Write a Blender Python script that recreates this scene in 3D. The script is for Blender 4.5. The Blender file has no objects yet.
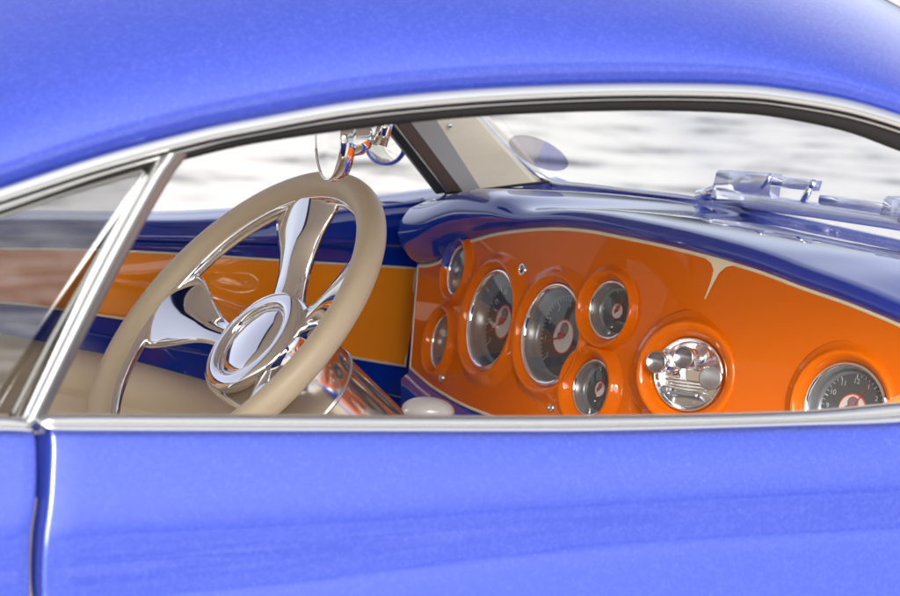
import bpy, bmesh, math, random
import numpy as np
from mathutils import Vector, Matrix

random.seed(4)
SC = bpy.context.scene
COL = SC.collection
RAD = math.radians

# ---------------------------------------------------------------- camera
YAW, PITCH, ROLL = RAD(30), RAD(7.5), RAD(3.5)
FPX, DIST = 4000.0, 3.0
VIEW = Vector((math.sin(YAW) * math.cos(PITCH), math.cos(YAW) * math.cos(PITCH), -math.sin(PITCH)))
R0 = VIEW.cross(Vector((0, 0, 1))).normalized()
U0 = R0.cross(VIEW)
RT = R0 * math.cos(ROLL) + U0 * math.sin(ROLL)
UP = U0 * math.cos(ROLL) - R0 * math.sin(ROLL)
EYE = Vector((0, 0, 1.05)) - VIEW * DIST
cd = bpy.data.cameras.new("camera")
cam = bpy.data.objects.new("camera", cd)
COL.objects.link(cam)
cam.matrix_world = Matrix(((RT.x, UP.x, -VIEW.x, EYE.x), (RT.y, UP.y, -VIEW.y, EYE.y), (RT.z, UP.z, -VIEW.z, EYE.z), (0, 0, 0, 1)))
cd.sensor_width = 36
cd.lens = FPX / 900 * 36
cd.clip_start, cd.clip_end = 0.1, 2000
cd.dof.use_dof = True
cd.dof.focus_distance = 3.95
cd.dof.aperture_fstop = 16
SC.camera = cam

# ---------------------------------------------------------------- world, sun, exposure
SUN_EL, SUN_AZ = RAD(24), RAD(240)        # azimuth of the direction towards the sun, from +X towards +Y
w = bpy.data.worlds.new("World")
SC.world = w
w.use_nodes = True
nt = w.node_tree
nt.nodes.clear()
sky = nt.nodes.new("ShaderNodeTexSky")
sky.sky_type = "NISHITA"
sky.sun_disc = False
sky.sun_elevation = SUN_EL
sky.sun_rotation = RAD(90) - SUN_AZ
sky.air_density, sky.dust_density, sky.ozone_density = 1.0, 5.0, 1.5
bgn = nt.nodes.new("ShaderNodeBackground")
bgn.inputs["Strength"].default_value = 0.15
wo = nt.nodes.new("ShaderNodeOutputWorld")
hs = nt.nodes.new("ShaderNodeHueSaturation")      # hazy winter sky: paler than clear air
hs.inputs["Hue"].default_value = 0.53
hs.inputs["Saturation"].default_value = 0.42
hs.inputs["Value"].default_value = 1.35
nt.links.new(sky.outputs[0], hs.inputs["Color"])
nt.links.new(hs.outputs[0], bgn.inputs[0])
nt.links.new(bgn.outputs[0], wo.inputs[0])
sl = bpy.data.lights.new("sun", "SUN")
sl.energy, sl.angle, sl.color = 2.2, RAD(14), (1.0, 0.95, 0.87)
so = bpy.data.objects.new("sun", sl)
COL.objects.link(so)
SUND = Vector((math.cos(SUN_AZ) * math.cos(SUN_EL), math.sin(SUN_AZ) * math.cos(SUN_EL), math.sin(SUN_EL)))
so.rotation_euler = SUND.to_track_quat("Z", "Y").to_euler()
so.location = SUND * 20
vs = SC.view_settings
vs.view_transform, vs.look, vs.exposure, vs.gamma = "Standard", "None", 0.68, 1.0
SC.cycles.max_bounces = 10
SC.cycles.glossy_bounces = 6
SC.cycles.transparent_max_bounces = 16

# ---------------------------------------------------------------- measuring helpers (points of the real surfaces)
def ray(px, py):
    return VIEW + RT * ((px - 450) / FPX) + UP * ((298 - py) / FPX)

def on_plane(px, py, q, n):
    d = ray(px, py)
    return EYE + d * ((Vector(q) - EYE).dot(n) / d.dot(n))

def at_y(px, py, y):
    return on_plane(px, py, (0, y, 0), Vector((0, 1, 0)))

def at_z(px, py, z):
    return on_plane(px, py, (0, 0, z), Vector((0, 0, 1)))

GHN = Vector((0, 1, -0.2)).normalized()
def gh(px, py, out=0.0):                  # the plane of the side windows, leaning in towards the roof
    return on_plane(px, py, Vector((0, 0, 0.96)) - GHN * out, GHN)

DT = math.tan(RAD(9.5))
def xd(y):                                # plan curve of the instrument panel
    yc, k = 1.038, 0.5
    if y < 0.7:
        return 0.695 + k * (0.7 - yc) ** 2 + (0.7 - y) * 2 * k * (yc - 0.7)
    if y > 1.2:
        return 0.695 + k * (1.2 - yc) ** 2 + (y - 1.2) * 2 * k * (1.2 - yc)
    return 0.695 + k * (y - yc) ** 2

def dash_x(y, z):
    return xd(y) + (z - 0.85) * DT

def on_dash(px, py, out=0.0):
    d = ray(px, py)
    a, b = 2.8, 6.0
    for _ in range(50):
        m = (a + b) / 2
        p = EYE + d * m
        if p.x - dash_x(p.y, p.z) + out > 0:
            b = m
        else:
            a = m
    return EYE + d * a

def dash_normal(y):
    e = 1e-3
    n = Vector((-1, (xd(y + e) - xd(y - e)) / (2 * e), DT))
    return n.normalized()

def lerp(a, b, t):
    return a + (b - a) * t

def sstep(a, b, x):
    t = max(0, min(1, (x - a) / (b - a)))
    return t * t * (3 - 2 * t)

def interp(tab, x):                       # smooth monotone table lookup
    xs = [t[0] for t in tab]
    ys = [t[1] for t in tab]
    if x <= xs[0]:
        return ys[0] + (ys[1] - ys[0]) / (xs[1] - xs[0]) * (x - xs[0])
    if x >= xs[-1]:
        return ys[-1] + (ys[-1] - ys[-2]) / (xs[-1] - xs[-2]) * (x - xs[-1])
    i = max(j for j in range(len(xs) - 1) if xs[j] <= x)
    def sl_(j):
        if j == 0:
            return (ys[1] - ys[0]) / (xs[1] - xs[0])
        if j == len(xs) - 1:
            return (ys[-1] - ys[-2]) / (xs[-1] - xs[-2])
        return (ys[j + 1] - ys[j - 1]) / (xs[j + 1] - xs[j - 1])
    h = xs[i + 1] - xs[i]
    t = (x - xs[i]) / h
    return (2 * t**3 - 3 * t**2 + 1) * ys[i] + (t**3 - 2 * t**2 + t) * h * sl_(i) + (-2 * t**3 + 3 * t**2) * ys[i + 1] + (t**3 - t**2) * h * sl_(i + 1)

def resample(pts, n, closed=False):       # Catmull-Rom through the points, n even steps
    pts = [Vector(p) for p in pts]
    m = len(pts)
    fine = []
    segs = m if closed else m - 1
    for i in range(segs):
        if closed:
            p0, p1, p2, p3 = pts[i - 1], pts[i], pts[(i + 1) % m], pts[(i + 2) % m]
        else:
            p1, p2 = pts[i], pts[i + 1]
            p0 = pts[i - 1] if i else p1 * 2 - p2
            p3 = pts[i + 2] if i + 2 < m else p2 * 2 - p1
        for k in range(16):
            t = k / 16
            fine.append(0.5 * ((2 * p1) + (p2 - p0) * t + (2 * p0 - 5 * p1 + 4 * p2 - p3) * t * t + (3 * p1 - p0 - 3 * p2 + p3) * t**3))
    fine.append(pts[0].copy() if closed else pts[-1].copy())
    L = [0]
    for a, b in zip(fine, fine[1:]):
        L.append(L[-1] + (b - a).length)
    out = []
    cnt = n
    j = 0
    for k in range(cnt):
        d = L[-1] * k / (n if closed else n - 1)
        while j < len(L) - 2 and L[j + 1] < d:
            j += 1
        t = (d - L[j]) / max(1e-9, L[j + 1] - L[j])
        out.append(fine[j].lerp(fine[j + 1], min(1, t)))
    return out

# ---------------------------------------------------------------- mesh helpers
def grid(bm, rows, close_u=False, close_v=False, mi=0):
    V = [[bm.verts.new(p) for p in r] for r in rows]
    nr, nc = len(V), len(V[0])
    for i in range(nr if close_v else nr - 1):
        for j in range(nc if close_u else nc - 1):
            a, b, c, d = V[i][j], V[i][(j + 1) % nc], V[(i + 1) % nr][(j + 1) % nc], V[(i + 1) % nr][j]
            try:
                f = bm.faces.new((a, b, c, d))
                f.material_index = mi
                f.smooth = True
            except ValueError:
                pass
    return V

def cap(bm, ring, mi=0, smooth=False):
    f = bm.faces.new(ring)
    f.material_index = mi
    f.smooth = smooth
    return f

def frame(n, upv=(0, 0, 1)):
    n = Vector(n).normalized()
    s = Vector(upv).cross(n)
    if s.length < 1e-4:
        s = Vector((1, 0, 0)).cross(n)
    s.normalize()
    return s, n.cross(s), n               # side, up, axis

def lathe(bm, o, n, prof, seg=64, close=False, cap0=False, cap1=False, mi=0, a0=0.0, a1=2 * math.pi):
    s, u, n = frame(n)
    o = Vector(o)
    full = abs(a1 - a0 - 2 * math.pi) < 1e-6
    rows = []
    for r, h in prof:
        rows.append([o + n * h + (s * math.cos(a0 + (a1 - a0) * k / seg) + u * math.sin(a0 + (a1 - a0) * k / seg)) * r for k in range(seg if full else seg + 1)])
    V = grid(bm, rows, close_u=full, close_v=close, mi=mi)
    if cap0:
        cap(bm, V[0], mi)
    if cap1:
        cap(bm, V[-1], mi)
    return V

def tube(bm, pts, rad, seg=12, closed=False, caps=True, squash=None, mi=0):
    pts = [Vector(p) for p in pts]
    n = len(pts)
    rows = []
    prev = None
    for i, p in enumerate(pts):
        a = pts[i - 1] if (i or closed) else p
        b = pts[(i + 1) % n] if (i < n - 1 or closed) else p
        t = (b - a).normalized()
        if prev is None:
            s, u, _ = frame(t)
        else:
            s = (prev - t * prev.dot(t)).normalized()
            u = t.cross(s)
        prev = s
        r = rad[i] if isinstance(rad, (list, tuple)) else rad
        rows.append([p + (s * math.cos(2 * math.pi * k / seg) + u * math.sin(2 * math.pi * k / seg)) * r for k in range(seg)])
    V = grid(bm, rows, close_u=True, close_v=closed, mi=mi)
    if caps and not closed:
        cap(bm, V[0], mi)
        cap(bm, V[-1], mi)

def box(bm, c, ax, sz, bev=0.0, mi=0):    # oriented box, ax = three axes, sz = full sizes
    c = Vector(c)
    vs_ = []
    for i in (-1, 1):
        for j in (-1, 1):
            for k in (-1, 1):
                vs_.append(bm.verts.new(c + ax[0] * (i * sz[0] / 2) + ax[1] * (j * sz[1] / 2) + ax[2] * (k * sz[2] / 2)))
    fs = []
    for q in ((0, 1, 3, 2), (4, 6, 7, 5), (0, 4, 5, 1), (2, 3, 7, 6), (0, 2, 6, 4), (1, 5, 7, 3)):
        f = bm.faces.new([vs_[i] for i in q])
        f.material_index = mi
        fs.append(f)
    if bev:
        es = {e for f in fs for e in f.edges}
        r = bmesh.ops.bevel(bm, geom=list(es), offset=bev, segments=3, profile=0.5, affect="EDGES")
        for f in r["faces"]:
            f.smooth = True

def blob(bm, c, ax, rad, su=24, sv=12):
    rows = []
    for i in range(1, sv):
        th = math.pi * i / sv
        rows.append([Vector(c) + ax[0] * (rad[0] * math.sin(th) * math.cos(2 * math.pi * k / su)) + ax[1] * (rad[1] * math.sin(th) * math.sin(2 * math.pi * k / su)) + ax[2] * (rad[2] * math.cos(th)) for k in range(su)])
    V = grid(bm, rows, close_u=True)
    for ring, s in ((V[0], 1), (V[-1], -1)):
        p = bm.verts.new(Vector(c) + ax[2] * (rad[2] * s))
        for k in range(su):
            f = bm.faces.new((ring[k], ring[(k + 1) % su], p))
            f.smooth = True

def empty(name, loc, parent=None):
    o = bpy.data.objects.new(name, None)
    o.empty_display_size = 0.05
    COL.objects.link(o)
    o.location = loc
    if parent:
        bpy.context.view_layer.update()
        o.parent = parent
        o.matrix_parent_inverse = parent.matrix_world.inverted()
    bpy.context.view_layer.update()
    return o

def obj(name, bm, mats, parent=None, label=None, center=True):
    bmesh.ops.recalc_face_normals(bm, faces=bm.faces)
    me = bpy.data.meshes.new(name)
    if center:
        c = Vector((0, 0, 0))
        for v in bm.verts:
            c += v.co
        c /= max(1, len(bm.verts))
        for v in bm.verts:
            v.co -= c
    else:
        c = Vector((0, 0, 0))
    bm.to_mesh(me)
    bm.free()
    for m in (mats if isinstance(mats, (list, tuple)) else [mats]):
        me.materials.append(m)
    o = bpy.data.objects.new(name, me)
    COL.objects.link(o)
    o.location = c
    if parent:
        bpy.context.view_layer.update()
        o.parent = parent
        o.matrix_parent_inverse = parent.matrix_world.inverted()
    bpy.context.view_layer.update()
    if label:
        o["label"] = label
    return o

# ---------------------------------------------------------------- materials
def mat(name, col, rough=0.5, metal=0.0, **kw):
    m = bpy.data.materials.new(name)
    m.use_nodes = True
    b = m.node_tree.nodes["Principled BSDF"]
    b.inputs["Base Color"].default_value = (*col, 1)
    b.inputs["Roughness"].default_value = rough
    b.inputs["Metallic"].default_value = metal
    for k, v in kw.items():
        b.inputs[k.replace("_", " ")].default_value = v
    return m

def nodes(m):
    return m.node_tree, m.node_tree.nodes["Principled BSDF"]

def noise_bump(m, scale, strength, dist=0.001, detail=3):
    t, b = nodes(m)
    tc = t.nodes.new("ShaderNodeTexCoord")
    n = t.nodes.new("ShaderNodeTexNoise")
    n.inputs["Scale"].default_value = scale
    n.inputs["Detail"].default_value = detail
    bp = t.nodes.new("ShaderNodeBump")
    bp.inputs["Strength"].default_value = strength
    bp.inputs["Distance"].default_value = dist
    t.links.new(tc.outputs["Object"], n.inputs["Vector"])
    t.links.new(n.outputs["Fac"], bp.inputs["Height"])
    t.links.new(bp.outputs["Normal"], b.inputs["Normal"])
    return n

def paint(name, col, col2, rough, ior, spec_tint=None):
    """base coat with fine metal flake under clear coat"""
    m = mat(name, col, rough, 0.45, Coat_Weight=1.0, Coat_Roughness=0.03, Coat_IOR=1.7)
    t, b = nodes(m)
    b.inputs["IOR"].default_value = ior
    tc = t.nodes.new("ShaderNodeTexCoord")
    vo = t.nodes.new("ShaderNodeTexVoronoi")
    vo.inputs["Scale"].default_value = 420
    t.links.new(tc.outputs["Object"], vo.inputs["Vector"])
    big = t.nodes.new("ShaderNodeTexNoise")
    big.inputs["Scale"].default_value = 260
    big.inputs["Detail"].default_value = 5
    t.links.new(tc.outputs["Object"], big.inputs["Vector"])
    sep = t.nodes.new("ShaderNodeSeparateColor")
    t.links.new(vo.outputs["Color"], sep.inputs[0])
    mul = t.nodes.new("ShaderNodeMath")
    mul.operation = "MULTIPLY"
    t.links.new(sep.outputs[0], mul.inputs[0])
    t.links.new(big.outputs["Fac"], mul.inputs[1])
    rmp = t.nodes.new("ShaderNodeValToRGB")
    rmp.color_ramp.elements[0].position = 0.15
    rmp.color_ramp.elements[1].position = 0.62
    rmp.color_ramp.elements[0].color = (*col, 1)
    rmp.color_ramp.elements[1].color = (*col2, 1)
    t.links.new(mul.outputs[0], rmp.inputs[0])
    # a few larger pale flakes and dust specks
    v2 = t.nodes.new("ShaderNodeTexVoronoi")
    v2.inputs["Scale"].default_value = 150
    t.links.new(tc.outputs["Object"], v2.inputs["Vector"])
    s2 = t.nodes.new("ShaderNodeSeparateColor")
    t.links.new(v2.outputs["Color"], s2.inputs[0])
    m2 = t.nodes.new("ShaderNodeMapRange")
    m2.inputs["From Min"].default_value = 0.12
    m2.inputs["From Max"].default_value = 0.03
    t.links.new(v2.outputs["Distance"], m2.inputs["Value"])
    g2 = t.nodes.new("ShaderNodeMath")
    g2.operation = "GREATER_THAN"
    g2.inputs[1].default_value = 0.80
    t.links.new(s2.outputs[0], g2.inputs[0])
    k2 = t.nodes.new("ShaderNodeMath")
    k2.operation = "MULTIPLY"
    t.links.new(m2.outputs[0], k2.inputs[0])
    t.links.new(g2.outputs[0], k2.inputs[1])
    mx = t.nodes.new("ShaderNodeMix")
    mx.data_type = "RGBA"
    [i for i in mx.inputs if i.type == "RGBA" and i.name == "B"][0].default_value = (0.15, 0.19, 0.62, 1)
    t.links.new(rmp.outputs[0], [i for i in mx.inputs if i.type == "RGBA" and i.name == "A"][0])
    t.links.new(k2.outputs[0], mx.inputs["Factor"])
    t.links.new([o for o in mx.outputs if o.type == "RGBA"][0], b.inputs["Base Color"])
    # flake tilt
    sub = t.nodes.new("ShaderNodeVectorMath")
    sub.operation = "SUBTRACT"
    sub.inputs[1].default_value = (0.5, 0.5, 0.5)
    t.links.new(vo.outputs["Color"], sub.inputs[0])
    sc_ = t.nodes.new("ShaderNodeVectorMath")
    sc_.operation = "SCALE"
    sc_.inputs["Scale"].default_value = 0.09
    t.links.new(sub.outputs[0], sc_.inputs[0])
    geo = t.nodes.new("ShaderNodeNewGeometry")
    add = t.nodes.new("ShaderNodeVectorMath")
    t.links.new(geo.outputs["Normal"], add.inputs[0])
    t.links.new(sc_.outputs[0], add.inputs[1])
    nrm = t.nodes.new("ShaderNodeVectorMath")
    nrm.operation = "NORMALIZE"
    t.links.new(add.outputs[0], nrm.inputs[0])
    t.links.new(nrm.outputs[0], b.inputs["Normal"])
    # the clear coat itself has a very faint orange peel
    n2 = t.nodes.new("ShaderNodeTexNoise")
    n2.inputs["Scale"].default_value = 55
    t.links.new(tc.outputs["Object"], n2.inputs["Vector"])
    bp = t.nodes.new("ShaderNodeBump")
    bp.inputs["Strength"].default_value = 0.05
    bp.inputs["Distance"].default_value = 0.0006
    t.links.new(n2.outputs["Fac"], bp.inputs["Height"])
    t.links.new(bp.outputs["Normal"], b.inputs["Coat Normal"])
    return m

def glass(name, tint, ior=1.5, extra=0.0):
    """thin pane: lets light straight through, mirrors by Fresnel"""
    m = bpy.data.materials.new(name)
    m.use_nodes = True
    t = m.node_tree
    t.nodes.clear()
    out = t.nodes.new("ShaderNodeOutputMaterial")
    tr = t.nodes.new("ShaderNodeBsdfTransparent")
    tr.inputs[0].default_value = (*tint, 1)
    gl = t.nodes.new("ShaderNodeBsdfGlossy")
    gl.inputs["Roughness"].default_value = 0.015
    gl.inputs["Color"].default_value = (0.95, 0.97, 1, 1)
    fr = t.nodes.new("ShaderNodeFresnel")
    ge = t.nodes.new("ShaderNodeNewGeometry")
    mi_ = t.nodes.new("ShaderNodeMapRange")     # same reflectance from either side of the pane
    mi_.inputs["To Min"].default_value = ior
    mi_.inputs["To Max"].default_value = 1 / ior
    t.links.new(ge.outputs["Backfacing"], mi_.inputs["Value"])
    t.links.new(mi_.outputs[0], fr.inputs["IOR"])
    ad = t.nodes.new("ShaderNodeMath")
    ad.operation = "ADD"
    ad.inputs[1].default_value = extra
    ad.use_clamp = True
    mx = t.nodes.new("ShaderNodeMixShader")
    t.links.new(fr.outputs[0], ad.inputs[0])
    t.links.new(ad.outputs[0], mx.inputs[0])
    t.links.new(tr.outputs[0], mx.inputs[1])
    t.links.new(gl.outputs[0], mx.inputs[2])
    t.links.new(mx.outputs[0], out.inputs[0])
    return m

BLUE = paint("blue_flake_paint", (0.036, 0.064, 0.43), (0.056, 0.090, 0.51), 0.38, 1.5)
SHADEBLUE = mat("shaded_blue_gloss", (0.001, 0.028, 0.36), 0.4, 0, Coat_Weight=1.0, Coat_Roughness=0.02, Coat_IOR=1.9, Specular_IOR_Level=0.06)  # body blue painted darker and deeper, as it looks in the cabin's shade
INB = noise_bump(SHADEBLUE, 11, 0.10, 0.0015)
SHADEBLUE.node_tree.links.new(SHADEBLUE.node_tree.nodes["Bump"].outputs[0], SHADEBLUE.node_tree.nodes["Principled BSDF"].inputs["Coat Normal"])
ORANGE = mat("orange_paint", (0.61, 0.118, 0.0003), 0.4, 0, Coat_Weight=0.8, Coat_Roughness=0.03, Coat_IOR=1.36, Specular_IOR_Level=0.06)
noise_bump(ORANGE, 40, 0.04, 0.0006)
LITORANGE = mat("lit_orange_paint", (0.88, 0.27, 0.006), 0.4, 0, Coat_Weight=1.0, Coat_Roughness=0.03, Coat_IOR=1.75, Specular_IOR_Level=0.15)  # dash orange painted lighter and yellower for the stronger light on the doors
noise_bump(LITORANGE, 11, 0.30, 0.005)
CREAM = mat("cream_pinstripe", (0.72, 0.62, 0.46), 0.35, 0, Coat_Weight=0.6)
CHROME = mat("chrome", (0.86, 0.86, 0.88), 0.035, 1.0)
noise_bump(CHROME, 30, 0.02, 0.0005)
BRIGHT = mat("polished_trim", (0.82, 0.82, 0.81), 0.25, 1.0)
noise_bump(BRIGHT, 60, 0.05, 0.0005)
BRUSH = mat("satin_aluminium", (0.60, 0.60, 0.58), 0.33, 1.0)
BARM = mat("brushed_bar", (0.40, 0.41, 0.42), 0.36, 1.0)
TRIMG = mat("grey_rubber", (0.10, 0.10, 0.10), 0.6)
RUBBER = mat("black_rubber", (0.018, 0.017, 0.018), 0.6)
SEAL = mat("dark_felt_seal", (0.013, 0.012, 0.013), 0.85, Specular_IOR_Level=0.12)
TAN = mat("tan_leather", (0.74, 0.64, 0.50), 0.48)
noise_bump(TAN, 420, 0.25, 0.0006, 6)
WHEELTAN = mat("wheel_leather", (0.57, 0.48, 0.365), 0.45)
noise_bump(WHEELTAN, 500, 0.2, 0.0005, 6)
LINER = mat("tan_headliner", (0.78, 0.72, 0.62), 0.85)
PBROWN = mat("brown_pillar_strip", (0.22, 0.17, 0.15), 0.4)
PGREY = mat("grey_pillar_strip", (0.50, 0.49, 0.46), 0.35)
PILLAR = mat("champagne_paint", (0.90, 0.79, 0.57), 0.3, 0.0, Coat_Weight=0.7, Coat_Roughness=0.08)
BEZEL = mat("bezel_grey", (0.19, 0.20, 0.225), 0.3, 0.4)
DIAL = mat("dial_grey", (0.055, 0.058, 0.066), 0.6)
INK = mat("dial_white_print", (0.42, 0.42, 0.43), 0.6)
WHITE = mat("dial_white", (0.50, 0.50, 0.51), 0.5)
RED = mat("dial_red", (0.42, 0.06, 0.05), 0.5)
NEEDLE = mat("needle_red", (0.30, 0.035, 0.03), 0.4)
LAMP = mat("indicator_blue", (0.01, 0.015, 0.12), 0.1, Coat_Weight=1.0)
IVORY = mat("pearl_knob", (0.46, 0.44, 0.46), 0.25, Coat_Weight=0.6)
STRIP = mat("tan_weatherstrip", (0.20, 0.17, 0.15), 0.7)
CARPET = mat("tan_carpet", (0.55, 0.46, 0.34), 0.95)
WGLASS = glass("windshield_glass", (0.95, 0.97, 0.97), 1.45)
QGLASS = glass("quarter_glass", (0.50, 0.50, 0.51), 1.7, 0.17)
LENS = glass("gauge_lens", (0.97, 0.97, 0.97), 1.45, 0.02)
MIRROR = mat("mirror_silver", (0.9, 0.91, 0.9), 0.01, 1.0)
REFL_GREY = glass("reflection_grey", (0.55, 0.52, 0.56), 1.4)  # tints of the reflection painted on the windshield disc
REFL_VIOLET = glass("reflection_violet", (0.42, 0.42, 0.66), 1.4)
SATIN = mat("satin_chrome", (0.84, 0.84, 0.88), 0.16, 1.0)
KFACE = mat("knob_face", (0.45, 0.45, 0.52), 0.22, 1.0)
COLM = mat("column_chrome", (0.80, 0.78, 0.78), 0.16, 1.0)
ACRYL = mat("wiper_bright", (0.78, 0.80, 0.92), 0.16, 0.75, Coat_Weight=0.7)

# ---------------------------------------------------------------- ground
def ground():
    m = mat("snowy_ground", (0.6, 0.6, 0.6), 0.9)
    t, b = nodes(m)
    tc = t.nodes.new("ShaderNodeTexCoord")
    mp = t.nodes.new("ShaderNodeMapping")
    n1 = t.nodes.new("ShaderNodeTexNoise")
    n1.inputs["Scale"].default_value = 2.3
    n1.inputs["Detail"].default_value = 7
    n1.inputs["Roughness"].default_value = 0.6
    t.links.new(tc.outputs["Object"], mp.inputs[0])
    t.links.new(mp.outputs[0], n1.inputs[0])
    r = t.nodes.new("ShaderNodeValToRGB")
    e = r.color_ramp.elements
    e[0].position, e[0].color = 0.33, (0.11, 0.11, 0.115, 1)
    e[1].position, e[1].color = 0.52, (0.57, 0.562, 0.545, 1)
    e2 = e.new(0.41)
    e2.color = (0.39, 0.385, 0.38, 1)
    t.links.new(n1.outputs["Fac"], r.inputs[0])
    n3 = t.nodes.new("ShaderNodeTexNoise")
    n3.inputs["Scale"].default_value = 1.5
    n3.inputs["Detail"].default_value = 8
    n3.inputs["Roughness"].default_value = 0.62
    n3.inputs["Distortion"].default_value = 0.8
    t.links.new(tc.outputs["Object"], n3.inputs[0])
    sx_ = t.nodes.new("ShaderNodeSeparateXYZ")
    t.links.new(tc.outputs["Object"], sx_.inputs[0])
    near = t.nodes.new("ShaderNodeMapRange")
    near.inputs["From Min"].default_value = -3.0
    near.inputs["From Max"].default_value = -6.0
    t.links.new(sx_.outputs["Y"], near.inputs["Value"])
    pat = t.nodes.new("ShaderNodeMapRange")
    pat.inputs["From Min"].default_value = 0.45
    pat.inputs["From Max"].default_value = 0.53
    t.links.new(n3.outputs["Fac"], pat.inputs["Value"])
    mm = t.nodes.new("ShaderNodeMath")
    mm.operation = "MULTIPLY"
    t.links.new(near.outputs[0], mm.inputs[0])
    t.links.new(pat.outputs[0], mm.inputs[1])
    mixc = t.nodes.new("ShaderNodeMix")
    mixc.data_type = "RGBA"
    for sk in mixc.inputs:
        if sk.type == "RGBA" and sk.name == "B":
            sk.default_value = (0.07, 0.066, 0.064, 1)
        if sk.type == "RGBA" and sk.name == "A":
            t.links.new(r.outputs[0], sk)
    t.links.new(mm.outputs[0], mixc.inputs["Factor"])
    t.links.new([o for o in mixc.outputs if o.type == "RGBA"][0], b.inputs["Base Color"])
    n2 = t.nodes.new("ShaderNodeTexNoise")
    n2.inputs["Scale"].default_value = 14
    n2.inputs["Detail"].default_value = 6
    t.links.new(tc.outputs["Object"], n2.inputs[0])
    bp = t.nodes.new("ShaderNodeBump")
    bp.inputs["Strength"].default_value = 0.5
    bp.inputs["Distance"].default_value = 0.03
    t.links.new(n2.outputs["Fac"], bp.inputs["Height"])
    t.links.new(bp.outputs[0], b.inputs["Normal"])
    bm = bmesh.new()
    s = 700
    cap(bm, [bm.verts.new(p) for p in ((-s, -s, 0), (s, -s, 0), (s, s, 0), (-s, s, 0))])
    o = obj("ground", bm, m)
    o["kind"] = "structure"
    o["label"] = "bright snowy ground with grey worn patches beyond the car"
    o["category"] = "ground"
ground()

CAR = empty("vintage_coupe", (0.2, 0.75, 0))
CAR["label"] = "blue custom coupe with orange dashboard and chrome steering wheel, seen through its side window"
CAR["category"] = "car"

# ---------------------------------------------------------------- roof and the trims of its edge
TA = [(-420, 420), (-340, 352), (-250, 290), (-150, 240), (-60, 207), (0, 188), (100, 155.5), (200, 129), (250, 118.7), (350, 101), (450, 90.5), (550, 85), (650, 83), (750, 85), (800, 91), (850, 100), (900, 114.5), (960, 136), (1020, 165), (1080, 205), (1130, 255), (1165, 315), (1190, 405)]
TBo = [(-150, 14), (0, 14.2), (100, 14.5), (200, 14), (350, 14), (450, 14), (650, 13), (800, 13.4), (900, 13.5), (1190, 15)]
TDo = [(-150, 24), (0, 24), (100, 22), (200, 20.6), (250, 18.2), (350, 20), (450, 19.8), (650, 18), (800, 19), (900, 20.1), (1190, 22)]
TOo = [(-150, 28), (0, 28), (100, 28), (200, 27), (250, 26), (350, 29), (450, 28.5), (650, 28), (750, 29.5), (800, 30.7), (850, 33), (900, 37), (1190, 42)]
EXS = list(range(-420, -60, 24)) + list(range(-60, 960, 12)) + list(range(960, 1191, 8))

def edge_normal_2d(x):
    d = (interp(TA, x + 4) - interp(TA, x - 4)) / 8
    l = math.hypot(1, d)
    return -d / l, 1 / l                  # image direction pointing from the roof into the window

def edge(x, off, out=0.0):
    nx, ny = edge_normal_2d(x)
    y = interp(TA, x)
    k = off * ny if abs(ny) > 0.8 else off * 0.8
    if x < 960:
        return gh(x, y + off, out)
    return gh(x + nx * k, y + ny * k, out)

def strip(name, parent, material, prof, xs=EXS, label=None):
    """prof: function(x) -> list of (pixel offset below the roof edge, outward metres)"""
    bm = bmesh.new()
    rows = [[edge(x, o, d) for o, d in prof(x)] for x in xs]
    grid(bm, rows)
    return obj(name, bm, material, parent, label)

def roof_grid(off=0.0, xmax=1000):
    xs = [x for x in EXS if x <= xmax]
    rows = []
    th = [0, .06, .12, .2, .3, .42, .56, .7, .85, 1.0, 1.15, 1.3, 1.45, math.pi / 2]
    for x in xs:
        e = edge(x, 0)
        s = sstep(-0.15, 0.52, e.x)
        b = lerp(0.165, 0.092, sstep(-0.02, 0.52, e.x)) * lerp(0.55, 1, sstep(-0.75, -0.2, e.x))
        row = []
        # narrow gutter just above the bright trim, then the swell of the roof
        row.append(e + Vector((0, 0.009 + off, -0.004)))
        row.append(e + Vector((0, 0.0055 + off, 0.003)))
        row.append(e + Vector((0, 0.0022 + off, 0.0075 - off * .2)))
        for t in th:
            dy = 0.70 * (1 - math.cos(t))
            dz = b * math.sin(t)
            fx = 0.30 * s * sstep(0.0, 1.3, t) ** 1.0
            droop = -0.058 * sstep(0.2, 0.58, e.x) * math.sin(t)
            row.append(Vector((e.x + fx, e.y + dy + off * math.cos(t), e.z + 0.011 + dz + droop - off * math.sin(t))))
        far = [Vector((p.x, 1.5 - p.y, p.z)) for p in reversed(row[:-1])]
        rows.append(row + far)
    return rows

bm = bmesh.new()
R = roof_grid()
# fold the front edge of the roof down to the windshield header
last = R[-1]
R.append([p + Vector((0.012, 0, -0.006)) for p in last])
R.append([p + Vector((0.014, 0, -0.022)) for p in last])
grid(bm, R)
ROOF = obj("roof", bm, BLUE, CAR)
bm = bmesh.new()
grid(bm, roof_grid(0.028, 1000))
obj("headliner", bm, LINER, ROOF)

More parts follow.
